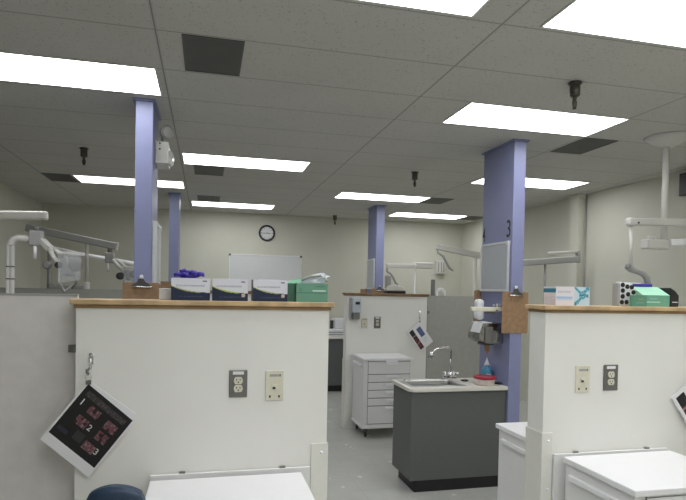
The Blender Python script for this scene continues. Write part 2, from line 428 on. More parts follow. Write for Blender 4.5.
board('column_whiteboard', 'small grey-white board hung on the left side of the right blue column', (2.3975, 4.6), (0,-1,0), .47, 1.6, 2.014, (-1,0,0), 'small column whiteboards')
board('column_whiteboard', 'small whiteboard on the right side of the left blue column, seen edge-on', (-.3565, 4.0), (0,1,0), .37, 1.6, 2.03, (1,0,0), 'small column whiteboards', .028)
board('column_whiteboard', 'small whiteboard on the left side of the far right blue column', (2.4065, 8.3), (0,-1,0), .38, 1.6, 2.05, (-1,0,0), 'small column whiteboards')
board('whiteboard', 'large whiteboard on the far wall below the clock', (.364, YF), (1,0,0), 1.228, 1.2, 2.145, (0,-1,0))

# clipboards hanging on the columns
cb = thing('hanging_clipboard', '', 'clipboard', (0, 0, 0))
w, h = .236, .335
pr = [(-w/2+.01, -h), (w/2-.01, -h), (w/2, -h+.01), (w/2, -.01), (w/2-.01, 0), (-w/2+.01, 0), (-w/2, -.01), (-w/2, -h+.01)]
MB().prism(pr, .004, (0, -.004, 0)).build('board', hardboard, cb, local=True)
cl = MB().prism([(-.066, -.03), (.066, -.03), (.058, -.014), (.026, .006), (.016, .028), (-.016, .028), (-.026, .006), (-.058, -.014)], .01, (0, -.016, 0)).build('clip', dark_steel, cb, .003, local=True)
MB().tube([(-.064, -.018, -.028), (.064, -.018, -.028)], .005, 10).build('jaw', chrome, cl, local=True)
MB().tube(arc((0, -.012, .018), .016, -PI*.35, PI*1.35, 18, X, Z), .0035, 8).build('hanging_loop', chrome, cl, local=True)
MB().lathe([(.012, 0), (.012, .008), (.008, .011)], (0, -.006, .04), (0,-1,0), 16).build('magnet', white_plastic, cl, local=True)
for i, (p, r, lab) in enumerate([
    ((2.437, 4.098, 1.6), 0, 'brown clipboard hanging low on the front of the right blue column'),
    ((-.417, 3.958, 1.614), 0, 'brown clipboard hanging on the front of the near left column, cut by the partition'),
    ((-.365, 4.384, 1.628), PI, 'brown clipboard on the rear of the near left column, peeking out right of it'),
    ((2.452, 4.614, 1.61), PI, 'brown clipboard on the rear of the right column, peeking out at its left'),
    ((2.467, 7.876, 1.612), 0, 'brown clipboard on the front of the far right blue column'),
    ((2.42, 8.324, 1.6), PI, 'dark brown clipboard on the rear of the far right column')]):
    if i == 0: cb.location = p; cb['label'] = lab; cb['group'] = 'clipboards on the columns'
    else: dup(cb, p, r, lab, 'clipboards on the columns')

# emergency light on the left column
em = thing('emergency_light', 'grey twin-head emergency light high on the near left blue column', 'emergency light', (-.3565, 4.2, 2.45))
MB().box(-.3565, -.268, 4.12, 4.34, 2.448, 2.6).build('housing', dental_white, em, .006)
for z in (2.585, 2.545): MB().lathe([(.007, 0), (.006, .002)], (-.325, 4.12, z), (0,-1,0), 14).build('knockout', black, em)
hd = MB().lathe([(.012, -.05), (.03, -.04), (.047, -.012), (.05, 0), (.05, .012), (.044, .016)], (-.285, 4.17, 2.675), (.55,-.8,-.1), 28).tube([(-.315, 4.2, 2.6), (-.31, 4.2, 2.64), (-.3, 4.19, 2.67)], .012, 10).build('lamp_head', dental_grey, em)
MB().lathe([(.043, .0165), (.036, .022), (.0, .026)], (-.285, 4.17, 2.675), (.55,-.8,-.1), 28).build('lens', lens_grey, hd)
hd = MB().lathe([(.02, -.03), (.045, -.01), (.055, 0), (.055, .008)], (-.262, 4.2, 2.5), (.93,-.35,0), 28).tube([(-.3,4.22,2.5), (-.27,4.205,2.5)], .012, 10).build('lamp_head', dental_white, em)
MB().lathe([(.052, .0085), (.045, .012), (.0, .014)], (-.262, 4.2, 2.5), (.93,-.35,0), 28).build('lens', lens_m, hd)

# wall clock
ck = thing('wall_clock', 'round wall clock with black rim on the far wall', 'clock', (.988, YF, 2.514))
MB().lathe([(.112, 0), (.132, 0), (.138, .015), (.132, .035), (.114, .04), (.108, .03), (.108, .001)], (.988, YF, 2.514), (0,-1,0), 48, False).build('rim', black, ck)
MB().lathe([(.116, 0), (.116, .012)], (.988, YF, 2.514), (0,-1,0), 48).build('face', paper, ck)
f = MB()
for k in range(12):
    a = k*PI/6; d = X*math.sin(a)+Z*math.cos(a); p = Vector((.988, YF-.0135, 2.514))
    f.bar(p+d*.085, p+d*.102, .002, .006 if k % 3 else .01)
f.build('hour_mark', ink, ck)
p = Vector((.988, YF-.018, 2.514))
MB().bar(p-X*.015, p+X*.06-Z*.008, .003, .008).build('hour_hand', ink, ck)
MB().bar(p+X*.018-Yv*.003, p-X*.085-Z*.006-Yv*.003, .003, .006).build('minute_hand', ink, ck)
xr = thing('wall_mounted_control_box', 'pale grey control box high on the far wall at right', 'control box', (4.13, YF, 1.9))
MB().box(4.045, 4.21, YF-.1, YF, 1.9, 2.145).build('housing', dental_white, xr, .012)
for a in (4.075, 4.13, 4.175): MB().box(a, a+.012, YF-.104, YF-.099, 1.93, 2.11).build('slot', joint_grey, xr)
spk = thing('wall_speaker', 'black loudspeaker high on the right wall at the right edge', 'speaker', (XR, 4.5, 2.6))
MB().box(XR-.09, XR-.02, 4.3, 4.6, 2.57, 2.79).build('cabinet', black, spk, .008)
MB().box(XR-.096, XR-.0905, 4.32, 4.58, 2.59, 2.77).build('grille', dark, spk)
MB().box(XR-.02, XR, 4.45, 4.55, 2.66, 2.78).build('bracket', trim_dark, spk)

# ------------------------------------------------------------------ outlets, switch plates, hooks, posters
def outlet(lab, x0, x1, y, z0, z1):
    t = thing('wall_outlet', lab, 'outlet', ((x0+x1)/2, y, (z0+z1)/2)); cx = (x0+x1)/2; W = x1-x0; H = z1-z0
    MB().box(x0, x1, y-.006, y, z0, z1).build('plate', dull_steel, t, .0025)
    MB().box(cx-W*.3, cx+W*.3, y-.0068, y-.0061, z1-H*.16, z1-H*.05).build('label_strip', paper, t)
    for k in (.62, .33):
        zc = z0+H*k; r = MB().prism([(.019*math.cos(a)*.95, max(-.0145, min(.0145, .019*math.sin(a)))) for a in [2*PI*i/28 for i in range(28)]], -.003, (cx, y-.006, zc)).build('receptacle', ivory, t)
        MB().box(cx-.0085, cx-.0055, y-.0096, y-.0091, zc, zc+.008).box(cx+.0055, cx+.0085, y-.0096, y-.0091, zc, zc+.007).build('slot', ink, r)
        MB().lathe([(.003, 0), (.003, .0005)], (cx, y-.009, zc-.007), (0,-1,0), 10).build('ground_hole', ink, r)
    return t
def switchplate(lab, x0, x1, y, z0, z1):
    t = thing('switch_plate', lab, 'switch plate', ((x0+x1)/2, y, (z0+z1)/2)); cx = (x0+x1)/2; H = z1-z0; W = x1-x0
    MB().box(x0, x1, y-.006, y, z0, z1).build('plate', ivory, t, .0025)
    MB().box(cx-W*.28, cx+W*.22, y-.0068, y-.0061, z1-H*.2, z1-H*.12).build('label_strip', dental_grey, t)
    MB().box(cx+W*.24, cx+W*.34, y-.0068, y-.0061, z1-H*.2, z1-H*.12).build('label_mark', joint_grey, t)
    s = MB().box(cx-.012, cx+.012, y-.009, y-.0061, z0+H*.37, z0+H*.55).build('jack', ivory, t, .001)
    MB().box(cx-.009, cx+.003, y-.0095, y-.0091, z0+H*.39, z0+H*.46).build('jack_opening', ink, s)
    for a in (-.3, .2): MB().box(cx+a*W, cx+a*W+.007, y-.0068, y-.0061, z0+H*.1, z0+H*.18).build('keyway', ink if W > .075 else joint_grey, t)
    return t
outlet('dark steel duplex outlet on the left partition', .098, .172, YP, 1.143, 1.256)
switchplate('ivory data jack plate right of the dark outlet on the left partition', .247, .323, YP, 1.126, 1.252)
outlet('dark steel duplex outlet on the near right partition', 1.884, 1.965, YP, 1.129, 1.255)
switchplate('ivory data jack plate left of the dark outlet on the near right partition', 1.727, 1.807, YP, 1.123, 1.252)
outlet('steel duplex outlet on the back partition above the drawer cart', 1.885, 1.965, 6.2, 1.15, 1.285)
switchplate('cream plate on the back partition below the soap dispenser', 1.735, 1.808, 6.2, 1.15, 1.27)

def hook(lab, x, y, z):
    t = thing('hook', lab, 'hook', (x, y, z))
    MB().box(x-.008, x+.008, y-.004, y, z-.01, z+.03).build('plate', chrome, t, .002)
    MB().tube([(x, y-.004, z+.02), (x, y-.018, z+.016), (x, y-.03, z+.0), (x, y-.028, z-.016), (x, y-.016, z-.024), (x, y-.008, z-.014)], .0035, 10).build('hook_arm', chrome, t)
    MB().tube([(x, y-.004, z+.022), (x, y-.022, z+.034)], [.004, .006], 10).build('upper_prong', chrome, t)
    return t
def poster(lab, top, right, bottom, left, y, fn, nums, ztop, up_is_right):
    """corners given as (x, z); page hangs by one corner"""
    P = lambda q, d=0: Vector((q[0], y-d, q[1]))
    t = thing('hanging_poster', lab, 'poster', (top[0], y, top[1]), group='laminated posters hung by one corner')
    sheet = MB(); th = .003
    c = [P(top), P(right), P(bottom), P(left)]
    sheet.add([p+Yv*th for p in c]+c, [(0,1,2,3), (7,6,5,4), (0,4,5,1), (1,5,6,2), (2,6,7,3), (3,7,4,0)])
    sheet.build('sheet', paper, t)
    if up_is_right: o, U, V = P(left, .0008), P(bottom)-P(left), P(top)-P(left)       # short-up page turned anticlockwise
    else: o, U, V = P(left, .0008), P(bottom)-P(left), P(top)-P(left)
    painted('print', [(o, U, V, 84, 66, fn)] if up_is_right else [(o, U, V, 66, 84, fn)], t)
    for s, u, v, size in nums:
        lettering('numeral', s, size, o+U*u+V*v-Yv*.0006, U, V, paper if s == '1' else dental_white, t)
    k = P(top, .0)
    MB().tube(arc(k+Z*.012-Yv*.004, .011, 0, 2*PI, 18, X, Z), .0018, 8).build('ring', chrome, t)
    cp = MB().bar(k+Z*.003-Yv*.003, k-Z*.014-Yv*.004, .02, .008).tube([k+Z*.022, k+Z*.045-X*.006-Yv*.012], .005, 8).tube([k+Z*.03-X*.008-Yv*.004, k+Z*.05+X*.004-Yv*.012], .004, 8).build('bulldog_clip', dull_steel, t)
    return t
def rect(u, v, cu, cv, w, h): return abs(u-cu) < w/2 and abs(v-cv) < h/2
def n2(u, v, s=1): return noise.noise(Vector((u*s, v*s, 3.1)))
W8 = (.78, .78, .8)
def fnL(u, v):                       # u across the page, v up it
    v = 1-v
    if u < .035 or u > .965 or v < .03 or v > .855: return W8
    if rect(u, v, .5, .135, .78, .085): return (.045, .036, .04) if n2(u, v, 40) < .2 else (.1, .08, .09)
    for i, (cu, cv) in enumerate(((.40, .285), (.76, .305), (.33, .485), (.75, .485), (.68, .69))):
        if rect(u, v, cu, cv, .21, .125):
            q = n2(u+i, v, 14); r = n2(u-i, v, 30)
            if q > .22: return (.02, .012, .015)
            return (.15+.08*q, .06+.05*r, .075+.05*r) if r < .25 else (.26, .17, .18)
    if rect(u, v, .45, .66, .17, .13): return (.03, .03, .033)
    if rect(u, v, .17, .72, .2, .05): return (.03, .024, .045)
    return (.008, .008, .009)
poster('black laminated poster with pink photos numbered 1 to 3, hung on the left partition', (-.434, 1.226), (-.26, 1.092), (-.43, .85), (-.603, 1.007), YP-.02, fnL,
       [('1', .1, .69, .036), ('2', .46, .48, .034), ('3', .79, .285, .034)], 1.33, False)
def fnB(u, v):
    if rect(u, v, .5, .23, .86, .27):
        q = n2(u*3, v, 9)
        if abs(u-.34) < .02 or abs(u-.66) < .015: return (.3, .22, .22)
        return (.012, .012, .016) if q > .05 or u < .3 else (.16, .035, .04)
    if rect(u, v, .363, .70, .40, .30): return (.04, .07, .22) if n2(u*4, v*4, 12) < .15 else (.2, .26, .42)
    if rect(u, v, .72, .66, .2, .28) and n2(u, v*4, 16) > .1: return (.5, .62, .68)
    return W8
poster('white laminated poster with blue block and dark strip, hung on the back partition', (2.436, 1.239), (2.612, 1.0), (2.459, .87), (2.283, 1.109), 6.18, fnB, [], 1.33, True)
poster('white laminated poster cut by the right edge, hung on the near right partition', (2.433, 1.21), (2.6, .984), (2.435, .862), (2.268, 1.088), YP-.02, fnB, [], 1.3, True)
hook('chrome hook on the left partition holding the black poster', -.428, YP, 1.295)
hook('chrome hook on the back partition holding the blue and white poster', 2.44, 6.2, 1.315)
hook('chrome hook on the near right partition holding the cut-off poster', 2.433, YP, 1.286)

# soap dispenser on the back partition
sd = thing('wall_soap_dispenser', 'blue-grey soap dispenser on the back partition above the drawer cart', 'soap dispenser', (1.66, 6.2, 1.25))
MB().box(1.6, 1.705, 6.1, 6.2, 1.33, 1.5).build('housing', disp_blue, sd, .014)
MB().box(1.61, 1.695, 6.11, 6.2, 1.255, 1.329).build('push_lever', joint_grey, sd, .014)
MB().box(1.635, 1.685, 6.097, 6.1005, 1.425, 1.455).build('window', ink, sd)
MB().box(1.583, 1.598, 6.13, 6.2, 1.26, 1.5).build('side_cover', dental_grey, sd, .004)

# ------------------------------------------------------------------ drawer carts
def cart(lab, loc, rot=0.):
    t = thing('drawer_cart', lab, 'cart', loc, rot, 'white drawer carts'); w, d, h = .575, .44, .83
    MB().box(-w/2, w/2, -d/2, d/2, .125, h-.028).build('body', cart_white, t, .003, local=True)
    MB().box(-w/2-.02, w/2+.02, -d/2-.022, d/2, .1, .1249).build('base_bumper', cart_white, t, .008, local=True)
    MB().box(-w/2-.014, w/2+.014, -d/2-.02, d/2, h-.0279, h).build('worktop', lam_white, t, .005, local=True)
    xs0, xs1 = -w/2+.055, w/2-.02
    MB().box(xs0-.004, xs1+.004, -d/2-.0006, -d/2-.0001, .142, h-.031).build('drawer_gap_shade', trim_dark, t, local=True)  # dark sheet standing in for the shade inside the drawer gaps
    zs = [h-.033, .793, .66, .578, .496, .414, .332, .145]
    for a, b in zip(zs, zs[1:]):
        f = MB().box(xs0, xs1, -d/2-.008, -d/2-.0007, b+.004, a-.003).build('drawer', cart_white, t, .0025, local=True)
        zc = a-.022 if a-b > .05 else (a+b)/2; xc = .04
        MB().box(xc-.07, xc+.07, -d/2-.036, -d/2-.0085, zc+.0, zc+.009).box(xc-.07, xc+.07, -d/2-.036, -d/2-.031, zc-.012, zc).build('pull', lam_white, f, .002, local=True)
    MB().box(-w/2-.016, -w/2-.0002, -d/2+.05, d/2-.04, h-.098, h-.074).build('side_handle', lam_white, t, .003, local=True)
    MB().box(w/2+.0002, w/2+.016, -d/2+.05, d/2-.04, h-.098, h-.074).build('side_handle', lam_white, t, .003, local=True)
    for sx in (-1, 1):
        for sy in (-1, 1):
            c = MB().box(sx*.235-.018, sx*.235+.018, sy*.17-.018, sy*.17+.018, .055, .0999).build('caster', trim_dark, t, .003, local=True)
            MB().lathe([(.024, -.011), (.028, -.008), (.028, .008), (.024, .011)], (sx*.235, sy*.17+.012, .028), (1,0,0), 18).build('wheel', black, c, local=True)
    return t
c0 = cart('white drawer cart in front of the left partition, only its top in view', (.097, 2.09, 0))
dup(c0, (1.948, 2.09, 0), 0, 'white drawer cart in front of the near right partition, at the right edge', 'white drawer carts')
dup(c0, (1.962, 2.735, 0), PI, 'white drawer cart behind the near right partition, its left side showing', 'white drawer carts')
dback = dup(c0, (1.905, 5.945, .012), 0, 'white seven-drawer cart standing under the soap dispenser in the back', 'white drawer carts')
dback.scale = (.93, 1, 1.03)
# white backing boards on the partitions behind the carts
for x0, x1, y, zt, lab in ((-.205, .439, YP, .842, 'white backing board on the left partition behind the cart'),
                       (1.614, 2.258, YP, .834, 'white backing board on the near right partition behind the cart'),
                       (1.6, 2.2, 6.2, .85, 'white backing board on the back partition behind the seven-drawer cart')):
    t = thing('backing_board', lab, 'backing board', ((x0+x1)/2, y, .5), group='white backing boards')
    MB().box(x0, x1, y-.018, y-.0045, .3, zt).build('board', cart_white, t, .002)
    for k in (.19, .82): MB().box(x0+(x1-x0)*k-.012, x0+(x1-x0)*k+.012, y-.014, y-.0045, zt+.0002, zt+.007).build('clip', dull_steel, t)

# ------------------------------------------------------------------ sink unit
SX0, SX1, SY0, SY1, SZ = 1.562, 2.396, 4.105, 4.565, .832
sk2 = thing('sink_cabinet', 'dark grey sink cabinet with pale counter standing beside the right column', 'sink cabinet', ((SX0+SX1)/2, 4.34, 0))
MB().box(SX0+.012, SX1, SY0+.02, SY1-.01, .1, SZ-.03).build('body', cab_grey, sk2)
MB().box(SX0+.06, SX1, SY0+.045, SY1-.04, 0, .0999).build('toe_kick', toe_black, sk2)
# counter with rounded front-left corner and basin cut-out
BX0, BX1, BY0, BY1 = 1.605, 2.05, 4.19, 4.49
def rrect(x0, x1, y0, y1, r, n=6):
    p = []
    for cx, cy, a, rr in ((x1-r[0], y0+r[0], -PI/2, r[0]), (x1-r[1], y1-r[1], 0, r[1]), (x0+r[2], y1-r[2], PI/2, r[2]), (x0+r[3], y0+r[3], PI, r[3])):
        for i in range(n+1): p.append((cx+rr*math.cos(a+PI/2*i/n), cy+rr*math.sin(a+PI/2*i/n)))
    return p
outer = rrect(SX0-.012, SX1, SY0-.004, SY1, (.004, .004, .02, .06)); inner = rrect(BX0, BX1, BY0, BY1, (.03,)*4)
mb = MB(); n = len(outer); zt, zb = SZ, SZ-.03
mb.add([(x, y, zt) for x, y in outer]+[(x, y, zt) for x, y in inner]+[(x, y, zb) for x, y in outer]+[(x, y, zb) for x, y in inner],
       [f for i in range(n) for j in [(i+1) % n] for f in ((i, j, n+j, n+i), (2*n+i, 3*n+i, 3*n+j, 2*n+j), (i, 2*n+i, 2*n+j, j), (n+i, n+j, 3*n+j, 3*n+i))])
mb.build('counter', counter_mat, sk2, .006)
rim = rrect(BX0-.022, BX1+.022, BY0-.02, BY1+.05, (.035,)*4); ins = rrect(BX0+.008, BX1-.008, BY0+.008, BY1-.008, (.03,)*4); bot = rrect(BX0+.03, BX1-.03, BY0+.03, BY1-.03, (.05,)*4)
mb = MB(); n = len(rim)
rings = [[(x, y, SZ+.0005) for x, y in rim], [(x, y, SZ+.004) for x, y in rrect(BX0-.018, BX1+.018, BY0-.016, BY1+.046, (.035,)*4)], [(x, y, SZ+.003) for x, y in ins], [(x, y, SZ-.012) for x, y in ins], [(x, y, SZ-.15) for x, y in bot]]
mb.add([p for r in rings for p in r], [(k*n+i, k*n+(i+1) % n, (k+1)*n+(i+1) % n, (k+1)*n+i) for k in range(4) for i in range(n)]+[tuple(range(4*n, 5*n))], True)
bs = mb.build('basin', steel, sk2)
MB().lathe([(.035, .002), (.04, .004), (.02, .003), (0, .001)], (1.83, 4.34, SZ-.15), n=20).build('drain', chrome, bs)
MB().lathe([(.008, 0), (.008, .012), (.004, .016)], (1.64, 4.46, SZ+.004), n=14).box(1.665, 1.69, 4.455, 4.465, SZ+.004, SZ+.01).build('stopper_lever', chrome, bs)
fc = thing('faucet', 'tall chrome gooseneck faucet on the grey sink cabinet', 'faucet', (2.02, 4.51, SZ+.004))
FX, FY, FZ = 2.062, 4.51, SZ+.0045
MB().box(FX-.062, FX+.062, FY-.026, FY+.026, FZ, FZ+.014).build('deck_plate', chrome, fc, .006)
MB().lathe([(.026, .014), (.026, .04), (.02, .055), (.012, .06)], (FX+.012, FY, FZ)).tube([(FX+.012, FY, FZ+.05), (FX+.012, FY, FZ+.245)]+arc((FX-.013, FY, FZ+.245), .025, 0, PI/2, 6, X, Z)+[(FX-.11, FY-.01, FZ+.266)]+[(FX-.15, FY-.02, FZ+.25), (FX-.175, FY-.025, FZ+.225)], .0085, 12).build('spout', chrome, fc)
vv = MB().tube([(FX-.175, FY-.025, FZ+.238), (FX-.178, FY-.026, FZ+.175)], [.014, .012], 14).build('nozzle', chrome, fc)
MB().tube([(FX-.215, FY-.04, FZ+.2), (FX-.14, FY-.015, FZ+.2)], .007, 10).tube([(FX-.178, FY-.06, FZ+.2), (FX-.178, FY+.005, FZ+.2)], .006, 10).build('cross_handle', joint_grey, vv)
for sx in (-1, 1):
    k = MB().lathe([(.024, .014), (.024, .035), (.017, .05), (.017, .062)], (FX+sx*.04, FY, FZ)).build('valve', chrome, fc)
    MB().tube([(FX+sx*.04, FY, FZ+.05), (FX+sx*.07, FY-.045, FZ+.052)], [.007, .005], 10).build('lever', chrome, k)
tb = thing('plastic_tub', 'round white plastic tub with red lid on the sink counter', 'tub', (2.24, 4.205, SZ))
MB().lathe([(.07, .0005), (.076, .004), (.084, .052), (.086, .055)], (2.24, 4.205, SZ), n=32).build('bowl', tub_white, tb)
MB().lathe([(.09, .052), (.092, .056), (.092, .068), (.088, .073), (.078, .07), (0, .068)], (2.24, 4.205, SZ), n=32).build('lid', red_lid, tb)
bt = thing('squeeze_bottle', 'blue squeeze bottle with white nozzle behind the red-lidded tub', 'bottle', (2.345, 4.37, SZ))
MB().lathe([(.045, .0005), (.048, .006), (.048, .07), (.045, .1), (.025, .13), (.02, .135)], (2.345, 4.37, SZ), n=24).build('body', teal_liquid, bt)
MB().lathe([(.024, .1355), (.021, .15), (.006, .185), (.003, .205)], (2.345, 4.37, SZ), n=20).build('nozzle', white_plastic, bt)
MB().box(2.315, 2.36, 4.3215, 4.3245, SZ+.03, SZ+.07).build('label', paper, bt)
for nm, p, lab in (('rubber_stopper', (2.155, 4.4, SZ), 'flat black rubber stopper on the counter left of the tub'), ('rubber_stopper', (2.375, 4.22, SZ), 'small black rubber stopper on the counter right of the tub')):
    t = thing(nm, lab, 'stopper', p); MB().lathe([(.03, .0005), (.034, .004), (.03, .012), (.01, .014)], p, n=20).build('disc', black, t); MB().tube(arc((p[0], p[1], SZ+.018), .01, 0, PI, 8, X, Z), .0025, 8).build('pull_ring', chrome, t)

# items on the left face of the right column
XC = 2.3975
ds = thing('wall_paper_dispenser', 'polished metal paper towel dispenser on the side of the right column', 'dispenser', (XC, 4.35, 1.17))
MB().prism([(0, 1.17), (-.15, 1.17), (-.22, 1.205), (-.22, 1.255), (-.19, 1.34), (0, 1.34)], .2, (XC, 4.2, 0), X, Z, Yv).build('housing', hazy_chrome, ds, .006)
MB().prism([(-.1, 1.18), (-.17, 1.18), (-.17, 1.31), (-.1, 1.31)], -.012, (XC, 4.1995, 0), X, Z, Yv).build('door', dull_steel, ds, .004)
MB().box(XC-.11, XC-.075, 4.1835, 4.187, 1.2, 1.28).build('lock_plate', dull_steel, ds)
MB().box(XC-.16, XC-.06, 4.24, 4.34, 1.155, 1.1695).build('towel_slot', trim_dark, ds)
MB().prism([(-.221, 1.262), (-.193, 1.342), (-.11, 1.342), (-.11, 1.347), (-.198, 1.347), (-.227, 1.262)], .15, (XC, 4.19, 0), X, Z, Yv).build('notice', paper, ds)
pt = thing('hanging_paper_towel', 'brown paper towel tip hanging below the metal dispenser', 'paper towel', (2.3, 4.29, 1.1))
MB().prism([(-.03, 1.155), (.03, 1.155), (.022, 1.1), (.004, 1.075), (-.02, 1.105)], .004, (2.3, 4.29, 0), X, Z, Yv).build('sheet', hardboard, pt)
wd = thing('wall_lotion_dispenser', 'rounded white dispenser on the right column above the metal one', 'dispenser', (XC, 4.35, 1.36))
MB().box(2.205, 2.28, 4.3, 4.38, 1.36, 1.535).build('housing', white_plastic, wd, .03)
MB().box(2.2805, XC, 4.34, 4.38, 1.41, 1.46).build('bracket', joint_grey, wd, .004)
rk = thing('wall_rack', 'cream plastic rack with small pegs on the right column below its whiteboard', 'rack', (XC, 4.2, 1.45))
MB().box(2.09, XC, 4.16, 4.2, 1.438, 1.472).build('rail', cream, rk, .006)
MB().box(2.3, XC, 4.2005, 4.26, 1.44, 1.45).build('shelf', cream, rk, .003)
for k in range(4):
    MB().tube([(2.285+k*.03, 4.17, 1.4725), (2.285+k*.03, 4.17, 1.495+.006*(k % 2))], .007, 10).build('peg', ivory if k % 2 else dental_grey, rk)
    if k % 2 == 0: MB().box(2.3+k*.04, 2.315+k*.04, 4.157, 4.1598, 1.442, 1.452).build('slot', ink, rk)

# ------------------------------------------------------------------ things on the left partition cap
BT = 1.54
def fnbox(i):
    def f(u, v):
        yb = .36+.30*math.exp(-u*2.4)-.05*u
        if v > yb+.012:
            if abs(v-.66) < .035 and .13 < u < .86-.04*i: return (.42, .42, .50) if n2(u, v, 60) > -.1 else (.62, .62, .68)
            if rect(u, v, .86, .88, .1, .06): return (.05, .05, .09)
            return (.70, .70, .76)
        if v > yb-.045*(1-abs(u-.4)*1.2) and u < .75: return (.5, .56, .08) if i == 1 else (.45, .48, .2)
        if (u-.87)**2*3+(v-.26)**2 < .009 and i: return (.55, .45, .38)
        if rect(u, v, .5, .17, .6, .06) and n2(u, v, 50) > 0: return (.05, .08, .16)
        return (.012, .02, .055)
    return f
fside = lambda u, v: (.02, .025, .055) if v < .5 else (.25, .26, .32)
ftop = lambda u, v: (.05, .05, .07) if ((u-.5)/.3)**2+((v-.5)/.22)**2 < 1 else (.7, .7, .76)
for i, (x, y, w, r, lab) in enumerate(((-.062, 2.405, .152, .05, 'navy and white glove box with purple glove poking out, leftmost of three'),
                               (.097, 2.405, .144, .0, 'navy and white glove box in the middle of the three'),
                               (.262, 2.405, .143, .0, 'navy and white glove box next to the green boxes, rightmost of three'))):
    t = thing('glove_box', lab, 'glove box', (x, y, BT+.0005), r, 'navy and white glove boxes on the left partition')
    painted_box('carton', w, .1, .09, fnbox(i), fside, ftop, t)
    MB().box(-.045, .045, -.028, .028, .0902, .0912).build('opening_flap', paper if i else purple, t, local=True)
gl = thing('nitrile_glove', 'crumpled purple glove poking out of the leftmost glove box', 'glove', (-.068, 2.405, BT+.092))
bm = bmesh.new(); bmesh.ops.create_icosphere(bm, subdivisions=4, radius=1)
for v in bm.verts:
    q = v.co.copy(); s = 1+.45*noise.noise(q*2.2)+.2*noise.noise(q*5)
    v.co = Vector((q.x*.042*s, q.y*.03*s, max(q.z*.017*s+.012, .0005)))
me = bpy.data.meshes.new('palm'); bm.to_mesh(me); bm.free(); me.materials.append(purple)
for p in me.polygons: p.use_smooth = True
o = bpy.data.objects.new('palm', me); C.objects.link(o); o.parent = gl
for pts in ([(.02,-.01,.012),(.04,-.016,.018),(.055,-.012,.016),(.058,-.004,.008)], [(-.02,-.012,.012),(-.045,-.02,.014),(-.058,-.018,.009)], [(.0,-.015,.016),(.012,-.03,.024),(.03,-.034,.017)], [(-.01,.01,.018),(-.02,.0,.032),(-.034,-.008,.024)]):
    MB().tube(pts, [.008, .0085, .008, .005][:len(pts)], 12).build('finger', purple, gl, local=True)
sb = thing('paper_cup_box', 'small white carton behind the leftmost glove box, beside the clipboard', 'carton', (-.2, 2.46, BT))
MB().box(-.19, -.1, 2.463, 2.497, BT+.0004, BT+.04).build('carton', paper, sb, .003)
MB().box(-.191, -.099, 2.462, 2.498, BT+.0405, BT+.046).build('lid', lam_white, sb, .002)
# green mask boxes
def fgreen(u, v):
    if rect(u, v, .72, .62, .42, .07): return (.55, .72, .62)
    if abs(v-.5) < .02: return (.07, .2, .13)
    if rect(u, v, .13, .66, .05, .16) and abs(u-.13) > .01: return (.05, .16, .1)
    if rect(u, v, .75, .86, .3, .05): return (.09, .2, .14)
    return (.14, .31, .22)
t = thing('mask_box', 'green face mask box in front, at the right end of the left partition', 'mask box', (.437, 2.395, BT+.0005), 0)
painted_box('carton', .135, .1, .078, fgreen, lambda u, v: (.07, .2, .13), lambda u, v: (.06, .12, .09) if rect(u, v, .5, .5, .7, .3) else (.2, .42, .3), t)
t2 = thing('mask_box', 'darker green mask box between the front green box and the glove boxes', 'mask box', (.351, 2.43, BT+.0005), -.0)
painted_box('carton', .034, .11, .078, lambda u, v: (.06, .17, .11), lambda u, v: (.08, .22, .15), lambda u, v: (.25, .48, .36), t2)
MB().prism([(-.018, .0785), (.1, .079), (.05, .1), (.02, .094)], .05, (0, -.0, 0)).build('lid_flap', mint_card, t2, local=True)
bg = thing('clear_bag', 'crumpled clear plastic bag lying on the front green mask box', 'bag', (.447, 2.4, BT+.0787))
bm = bmesh.new(); bmesh.ops.create_icosphere(bm, subdivisions=4, radius=1)
for v in bm.verts:
    q = v.co.copy(); s = 1+.3*noise.noise(q*2.6+Vector((4, 1, 2)))+.15*noise.noise(q*6)
    v.co = Vector((q.x*.062*s+.004, q.y*.034*s, max((q.z*.026+.022*q.x)*s+.01, .0005)))
me = bpy.data.meshes.new('film'); bm.to_mesh(me); bm.free(); me.materials.append(bag_clear)
for p in me.polygons: p.use_smooth = True
o = bpy.data.objects.new('film', me); C.objects.link(o); o.parent = bg
MB().tube([(-.05,-.02,.012),(-.01,-.03,.032),(.03,-.028,.036),(.066,-.012,.012)], [.005,.007,.007,.004], 10).build('rolled_edge', dental_grey, bg, local=True)

# ------------------------------------------------------------------ things on the near right partition cap
def fteal(u, v):
    x, y = (u-.76)/.24, (v-.5)/.5
    if u > .54:
        if abs(y-.85*math.sin(x*1.7)) < .24 and abs(x) < .95 or abs(y+.55*x-.28-.3*x*x) < .17 and -.9 < x < .85 or abs((x-.1)**2+(y-.1)**2-.12) < .07: return (.03, .24, .32) if n2(u, v, 20) > -.12 else (.22, .5, .6)
        return (.55, .68, .76)
    if rect(u, v, .24, .72, .38, .09): return (.52, .53, .57) if math.sin(u*95) > -.5 else (.62, .6, .64)
    if rect(u, v, .25, .42, .46, .12): return (.34, .5, .7)
    if rect(u, v, .25, .3, .44, .06): return (.46, .58, .73)
    return (.72, .68, .72)
def ftealside(u, v):
    u = 1-u
    if v > .68 and v < .9: return (.03, .2, .3)
    if v < .5 and n2(u*2, v*3, 12) > .12: return (.6, .5, .54)
    return (.7, .67, .7)
t = thing('glove_box', 'teal, blue and white glove box on the near right partition', 'glove box', (1.722, 2.425, BT+.0005))
painted_box('carton', .187, .1, .09, fteal, ftealside, lambda u, v: (.03, .03, .04) if ((u-.5)/.22)**2+((v-.5)/.25)**2 < 1 else (.72, .7, .74), t, left=lambda u, v: ftealside(1-u, v))
